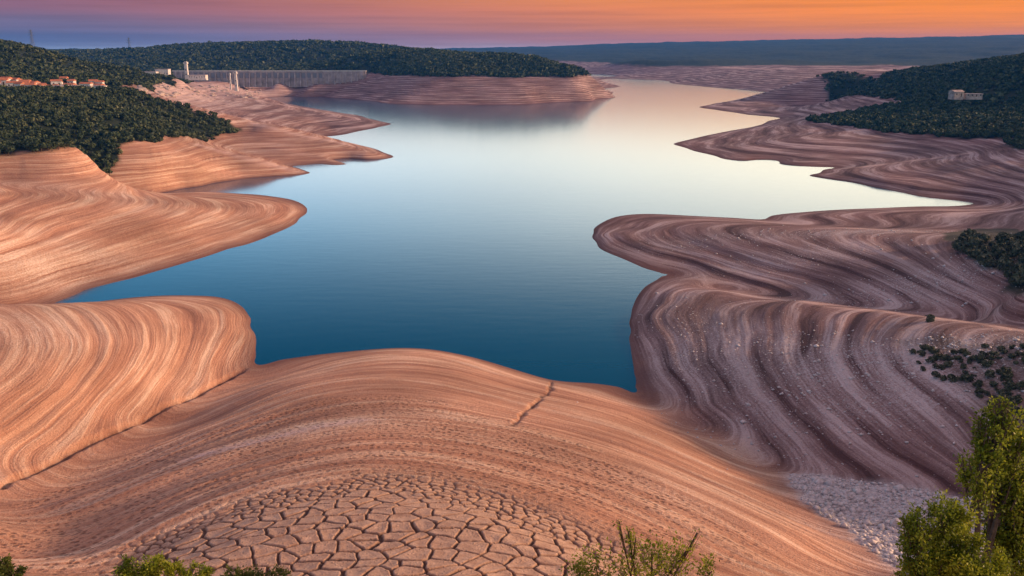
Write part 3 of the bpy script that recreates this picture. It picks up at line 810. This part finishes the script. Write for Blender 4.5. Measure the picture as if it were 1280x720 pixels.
# ------------------------------------------------------------------ scrub on the right banks
def scrub_patch(spots, label, group, smin, smax):
    for (px, py) in spots:
        p = hit(px, py); z = float(ground_h(np.array([p[0]]), np.array([p[1]]))[0])
        small_tree('scrub_bush', (p[0], p[1], z-.1), random.uniform(smin, smax), label, 'bush', group, scrub_mesh, False)
random.seed(3)
def jitter_spots(poly, n):
    out = []
    while len(out) < n:
        x = random.uniform(min(p[0] for p in poly), max(p[0] for p in poly)); y = random.uniform(min(p[1] for p in poly), max(p[1] for p in poly))
        c = False; m = len(poly)
        for i in range(m):
            (x0,y0),(x1,y1) = poly[i], poly[(i+1) % m]
            if (y0 > y) != (y1 > y) and x < (x1-x0)*(y-y0)/(y1-y0)+x0: c = not c
        if c: out.append((x, y))
    return out
scrub_patch(jitter_spots([(1178,306),(1210,298),(1240,300),(1300,296),(1300,368),(1268,360),(1255,345),(1215,325)], 70), 'dark bush in the thicket on the bank at the right edge', 'bushes of the thicket at the right edge', 1.6, 3.4)
scrub_patch(jitter_spots([(1182,440),(1215,432),(1300,435),(1300,545),(1245,522),(1195,485),(1150,462),(1135,435)], 125), 'low grey-green bush scattered over the pale stones at the right', 'low bushes on the stones at the right', .35, 1.25)
p = hit(1160, 402)
small_tree('scrub_bush', (p[0], p[1], p[2]-.2), 1.5, 'lone small dark bush on the crest of the striped point', 'bush', None, scrub_mesh, False)

# ------------------------------------------------------------------ dam
def build_dam():
    a = Vector(W(228, 1392, 0)); b = Vector(W(462, 1396, 0))
    Lx = (b-a).length; ang = math.atan2(b.y-a.y, b.x-a.x)
    e = empty('dam', (a.x, a.y, 0), ang)
    tag(e, 'long pale concrete dam wall with piers between the left shore and the headland', 'dam')
    w = MB(); w.prism([(0,12),(16,12),(6,35.5),(1.5,35.5)], 0, Lx); w.build('wall', M['concrete'], e)
    c = MB(); c.box(-1, Lx+1, 0, 8, 35.503, 36.3); c.box(-1, Lx+1, -.2, .1, 36.303, 37); c.build('crest_road', M['pale'], e)
    n = 34
    for i in range(n):
        x = (i+.5)*Lx/n
        p = MB(); p.prism([(-.003,12),(-5,12),(-1.6,31),(-1,35),(-.003,35)], x-.8, x+.8); p.build('pier', M['concrete'], e)
        if 2 < i < 26:
            g = MB(); g.box(x+1.9, x+Lx/n-1.9, -.4, -.01, 26, 33); g.build('gate', M['steel'], e)
build_dam()
def gz(x, y): return float(ground_h(np.array([x]), np.array([y]))[0])
def tower(px, ytop, ybase, dist, wid, label):
    x, y, zt = Q(px, ytop, dist); zb = Q(px, ybase, dist)[2]-3
    e = empty('tower', (x, y, zb)); tag(e, label, 'tower')
    h = zt-zb; w = wid/2
    s = MB(); s.poly([(-w,-w,0),(w,-w,0),(w,w,0),(-w,w,0),(-w*.8,-w*.8,h*.86),(w*.8,-w*.8,h*.86),(w*.8,w*.8,h*.86),(-w*.8,w*.8,h*.86)],
        [(0,3,2,1),(4,5,6,7),(0,1,5,4),(1,2,6,5),(2,3,7,6),(3,0,4,7)]); s.build('shaft', M['pale'], e)
    c = MB(); c.box(-w*1.15, w*1.15, -w*1.15, w*1.15, h*.862, h*.97); c.box(-w*.7, w*.7, -w*.7, w*.7, h*.971, h); c.build('cabin', M['pale'], e)
    for k in (.25, .5, .9):
        g = MB(); g.box(-w*.3, w*.3, -w*(1.2), -w*.7, h*k, h*k+1.4); g.build('window', M['dark'], e)
tower(232, 77, 96, 1180, 4.2, 'tall slim pale tower standing left of the dam above the buildings')
tower(294, 89, 111, 1150, 3.4, 'pale intake tower at the shore beside the near end of the dam')
tower(287, 91, 109, 1170, 1.8, 'thin pale tower touching the intake tower by the dam')

def house(px, dist, w, d, h, rz, label, group, flat=False, py=None, name='house', roofh=None, wallm=None):
    x = (px-640)/FPX*dist; z = gz(x, dist)
    if py is not None: z = max(z, Q(px, py, dist)[2])
    e = empty(name, (x, dist, z), rz); tag(e, label, 'house' if name == 'house' else 'building', group)
    a = MB(); a.box(-w/2, w/2, -d/2, d/2, -2.2, h); a.build('wall', wallm or M['pale'], e)
    rh = roofh or h*.38
    r = MB()
    if flat: r.box(-w/2-.3, w/2+.3, -d/2-.3, d/2+.3, h+.003, h+.5); r.build('roof', M['concrete'], e)
    else:
        r.poly([(-w/2-.4,-d/2-.5,h+.003),(w/2+.4,-d/2-.5,h+.003),(w/2+.4,d/2+.5,h+.003),(-w/2-.4,d/2+.5,h+.003),(-w/2-.4,0,h+rh),(w/2+.4,0,h+rh)],
               [(0,3,2,1),(0,1,5,4),(2,3,4,5),(1,2,5),(3,0,4)]); r.build('roof', M['tile'] if wallm is None else M['stone'], e)
    nw = max(2, int(w/3))
    for i in range(nw):
        if i == nw//2 and nw > 2: continue
        cx = -w/2+(i+.5)*w/nw
        g = MB(); g.box(cx-.45, cx+.45, -d/2-.03, -d/2-.003, h*.35, h*.35+1.2); g.build('window', M['dark'], e)
    cx = -w/2+(nw//2+.5)*w/nw
    g = MB(); g.box(cx-.5, cx+.5, -d/2-.05, -d/2-.003, 0, 2.05); g.build('door', M['bark'], e)
random.seed(5)
for i in range(34):
    px = random.uniform(-6, 140); dist = random.uniform(605, 665)+px*.35
    house(px, dist, random.uniform(4.5, 8), random.uniform(4, 6), random.uniform(2.6, 3.8), random.uniform(-.5, .5),
          'small house with terracotta roof in the hamlet on the left hill', 'houses of the hamlet on the left hill')
for i in range(16):
    px = random.uniform(34, 142); dist = random.uniform(575, 600)+px*.35
    house(px, dist, random.uniform(5, 9), random.uniform(4, 6), random.uniform(1.8, 2.6), random.uniform(-.4, .4),
          'low flat-roofed pale building on the lower edge of the left hill hamlet', 'flat-roofed buildings of the hamlet', True)
for (px, dist, w, h, lab) in ((196,1120,26,5,'long low pale building left of the slim tower'), (216,1130,16,8,'taller pale block right beside the slim tower'), (258,1150,22,4,'low flat building between the slim tower and the dam')):
    house(px, dist, w, 9, h, 0, lab, None, True, 95 if px < 230 else 98, 'building')
house(1183, 690, 8, 7, 3.6, .2, 'ruined pale stone house among trees on the right hill', None, False, 120.6, wallm=M['stone'])
house(1204, 690, 12, 5, 1.7, -.1, 'long low pale outbuilding beside the ruined house on the right hill', None, True, 120.6, wallm=M['stone'])

# pale boulders of the embankment in front of the dam
def boulder_mesh(seed):
    r = np.random.default_rng(seed)
    bpyv = []
    import bmesh
    bm = bmesh.new(); bmesh.ops.create_icosphere(bm, subdivisions=2, radius=1)
    for v in bm.verts: v.co *= 1+float(r.uniform(-.22, .22)); v.co.z *= .7
    me = bpy.data.meshes.new('boulder'); bm.to_mesh(me); bm.free(); me.materials.append(M['stone']); return me
bms = [boulder_mesh(k) for k in range(4)]
random.seed(9)
for i in range(110):
    px = random.uniform(172, 330); py = 107+random.random()*13+max(0, px-290)*.12
    p_ = hit(px, py)
    o = bpy.data.objects.new('boulder', bms[i % 4]); C.objects.link(o)
    s = random.uniform(1.2, 3.0); o.scale = (s*1.4, s, s*.8); o.location = (p_[0], p_[1], gz(p_[0], p_[1])); o.rotation_euler = (0, 0, random.uniform(0, 6))
    tag(o, 'pale boulder on the rubble embankment in front of the dam', 'boulder', 'boulders of the rubble embankment')

# loose stones on the pale patches
def stones():
    c = []
    def add(x, y, k): 
        k = k & (base_h(x, y) > .6); c.append(np.column_stack([x[k], y[k]]))
    pa = np.array(stony_poly)[:, :2]
    x = rng.uniform(pa[:,0].min(), pa[:,0].max(), 9000); y = rng.uniform(pa[:,1].min(), pa[:,1].max(), 9000)
    add(x, y, poly_mask(x, y, stony_poly)+fbm(x/3, y/3, 71)*3 > 0)
    for gx, gy, gz_, rx, ry, s_ in gs[:14]:
        m = int(110*s_*math.sqrt(rx*ry)/3)
        x = gx+rng.normal(size=m)*rx*.7; y = gy+rng.normal(size=m)*ry*.7
        add(x, y, np.ones(m, bool))
    xy = np.concatenate(c); z = ground_h(xy[:,0], xy[:,1])
    r = np.random.default_rng(4)
    base = np.array([(1,0,0),(0,1,0),(-1,0,0),(0,-1,0),(0,0,1),(0,0,-1)], float)
    tri = np.array([(0,1,4),(1,2,4),(2,3,4),(3,0,4),(1,0,5),(2,1,5),(3,2,5),(0,3,5)])
    n_ = len(xy); S = np.exp(r.normal(size=n_)*.55)*np.where(poly_mask(xy[:,0], xy[:,1], stony_poly) > -3, .17, .105)
    V = base[None]*r.uniform(.6, 1.4, (n_,6,1))*S[:,None,None]*np.array([1.2,1,.7])
    an = r.uniform(0, 6.28, n_); ca, sa = np.cos(an)[:,None], np.sin(an)[:,None]
    V = np.stack([V[:,:,0]*ca-V[:,:,1]*sa, V[:,:,0]*sa+V[:,:,1]*ca, V[:,:,2]], 2)+np.column_stack([xy, z+S*.2])[:,None]
    F = (np.arange(n_)*6)[:,None,None]+tri[None]
    o = mesh_np('gravel', V.reshape(-1,3), F.reshape(-1,3), M['stones'])
    tag(o, 'pale loose stones strewn over the banks and the gully floor', 'gravel', kind='stuff')
stones()

# ------------------------------------------------------------------ pylons
def pylon(px, ytop, ybase, dist, label):
    x, y, zt = Q(px, ytop, dist); zb = Q(px, ybase, dist)[2]
    zb = min(zb, gz(x, y)) if ybase < 60 else zb
    h = zt-zb; e = empty('pylon', (x, y, zb)); tag(e, label, 'pylon')
    m = MB(); w = h*.10
    for sx in (-1, 1):
        for sy in (-1, 1): m.tube((sx*w, sy*w, 0), (sx*w*.15, sy*w*.15, h), h*.009, h*.006, 4)
    for k in range(9):
        a = k/9; b_ = (k+1)/9; wa = w*(1-.85*a); wb = w*(1-.85*b_)
        for sy in (-1, 1):
            m.tube((-wa, sy*wa, a*h), (wb, sy*wb, b_*h), h*.005, h*.005, 4); m.tube((wa, sy*wa, a*h), (-wb, sy*wb, b_*h), h*.005, h*.005, 4)
    m.build('lattice_mast', M['steel'], e)
    for k, l in ((.70, .20), (.82, .16), (.93, .12)):
        c = MB(); c.tube((-l*h, 0, k*h), (l*h, 0, k*h), h*.008, h*.008, 4); c.tube((-l*h, 0, k*h), (0, 0, (k+.05)*h), h*.005, h*.005, 4); c.tube((l*h, 0, k*h), (0, 0, (k+.05)*h), h*.005, h*.005, 4)
        c.build('crossarm', M['steel'], e)
pylon(38, 37, 60, 1000, 'lattice power pylon on the wooded hill at the far left')
pylon(160.5, 47, 66, 2500, 'thin lattice power pylon on the low blue ridge left of the dam')

# ------------------------------------------------------------------ foreground trees and shrubs
def leaf_quads(centers, dirs, size, r):
    """small pointed leaves: two triangles each folded on the midrib"""
    n = len(centers)
    d = dirs/np.linalg.norm(dirs, axis=1, keepdims=True)
    q = r.normal(size=(n,3)); a = np.cross(d, q); a /= np.linalg.norm(a, axis=1, keepdims=True)
    s = (size*r.uniform(.6, 1.25, n))[:,None]
    up = np.cross(d, a)
    p0 = centers; p1 = centers+d*s*.5+a*s*.27+up*s*.07; p2 = centers+d*s; p3 = centers+d*s*.5-a*s*.27+up*s*.07
    V = np.stack([p0, p1, p2, p3], 1).reshape(-1, 3)
    F = np.arange(n*4).reshape(-1, 4)
    return V, F
def leafy(name, label, cat, root_px, dist, lobes, nleaf, leafsize, mat, seed, twigs=14, group=None, density=1.0):
    """lobes: (px, py, radius_px, dd) crown lobes seen from the viewpoint, dd = metres nearer/farther"""
    r = np.random.default_rng(seed); rd = random.Random(seed)
    rx = (root_px-640)/FPX*dist; rz_ = gz(rx, dist)
    e = empty(name, (rx, dist, rz_)); tag(e, label, cat, group)
    org = np.array([rx, dist, rz_])
    br = MB(); cen = []; dr = []
    base = Vector((0, 0, -.4))
    lob = []
    for px, py, rp, dd in lobes:
        q = np.array(Q(px, py, dist+dd))-org; rad = rp/FPX*math.hypot(dist, CH-rz_-q[2])
        lob.append((Vector(q), rad))
    hh = max(l[0].z for l in lob)
    fork = Vector((sum(l[0].x for l in lob)/len(lob)*.5, sum(l[0].y for l in lob)/len(lob)*.5, min(l[0].z for l in lob)*.45))
    tr = hh*(.020 if cat == 'tree' else .010)
    br.tube(base, base.lerp(fork, .5)+Vector((.04,.03,0)), tr*1.25, tr, 8); br.tube(base.lerp(fork, .5)+Vector((.04,.03,0)), fork, tr, tr*.8, 8)
    wsum = sum(l[1]**1.6 for l in lob)
    for q, rad in lob:
        share = nleaf*rad**1.6/wsum
        mid = fork.lerp(q, .5)+Vector([rd.uniform(-.12, .12)*hh*.4 for _ in range(3)])
        br.tube(fork, mid, tr*.6, tr*.42, 6); br.tube(mid, q, tr*.42, tr*.25, 6)
        for k in range(twigs):
            d = Vector(r.normal(size=3)); d.normalize(); d.z = abs(d.z)*.8+d.z*.2
            l = rad*rd.uniform(.7, 1.25)
            s0 = mid.lerp(q, rd.uniform(.4, 1.0)); k1 = s0+d*l*.55; e1 = q+d*l
            br.tube(s0, k1, tr*.2, tr*.13, 4); br.tube(k1, e1, tr*.13, tr*.05, 4)
            m_ = max(5, int(share/twigs))
            for j in range(5):
                f = rd.uniform(.1, 1); c0 = np.array((k1.lerp(e1, f)))
                cl = c0+r.normal(size=(m_//5, 3))*rad*.16*density
                cen.append(cl); dr.append((cl-np.array(q))*.6/rad+r.normal(size=(m_//5, 3))*.7+np.array([0,0,.25]))
    br.build('branches', M['bark'], e)
    V, F = leaf_quads(np.concatenate(cen), np.concatenate(dr), leafsize, r)
    mesh_np('foliage', V, F, mat, e)
leafy('young_tree', 'tall yellow-green leafy tree at the lower right edge', 'tree', 1275, 15, [(1252,530,26,0),(1270,560,32,.2),(1225,588,24,-.3),(1262,612,34,.3),(1290,640,40,0),(1255,668,34,.4),(1285,700,42,0),(1310,590,40,.4),(1250,505,10,0)], 30000, .075, M['leaf'], 1, 20)
leafy('young_tree', 'rounded bright green tree left of the taller one at the lower right', 'tree', 1180, 13.5, [(1180,645,26,0),(1150,660,20,-.2),(1205,668,24,.2),(1165,695,30,0),(1205,710,32,0),(1140,715,18,.1),(1235,722,30,0)], 20000, .065, M['leaf'], 2, 18)
leafy('shrub', 'sparse spindly shrub with small leaves at the bottom centre-right', 'shrub', 800, 13, [(795,672,7,0),(774,652,4,.1),(785,664,5,.05),(815,692,16,0),(785,702,16,-.1),(745,708,20,.2),(862,684,7,0),(872,666,4,.1),(845,705,20,.1),(720,714,14,0),(890,714,12,0)], 3600, .055, M['leaf'], 3, 7, density=2.4)
leafy('shrub', 'low dense green shrub cut by the bottom edge at the left', 'shrub', 185, 13, [(160,711,13,0),(190,709,15,.1),(215,714,12,0),(245,718,14,0),(180,725,22,.2)], 9000, .05, M['leaf'], 4, 14)
leafy('shrub', 'dark low shrub at the bottom left of centre', 'shrub', 320, 13, [(290,719,10,0),(320,717,10,.1),(345,720,12,0),(300,730,20,.2)], 4000, .045, M['leafd'], 5, 12)
leafy('shrub', 'small tuft of shrub in the bottom left corner', 'shrub', -5, 13, [(2,706,10,0),(-10,715,16,0),(18,717,10,.1)], 3500, .05, M['leafd'], 6, 12)

# ------------------------------------------------------------------ air
zmin = min(-12.0, float(np.min(G[:, :]))-1.0)
hz = MB(); hz.box(-5800, 5800, -60, 8150, zmin-6, 182)
hm = bpy.data.materials.new('haze_air'); hm.use_nodes = True; ht = hm.node_tree; ht.nodes.clear()
ho = N(ht, 'ShaderNodeOutputMaterial'); pv = N(ht, 'ShaderNodeVolumePrincipled'); L(ht, pv.outputs[0], ho.inputs['Volume'])
pv.inputs['Color'].default_value = (.02, .25, .80, 1); pv.inputs['Density'].default_value = HAZE; pv.inputs['Anisotropy'].default_value = 0.0
tag(hz.build('haze', hm), kind='stuff')
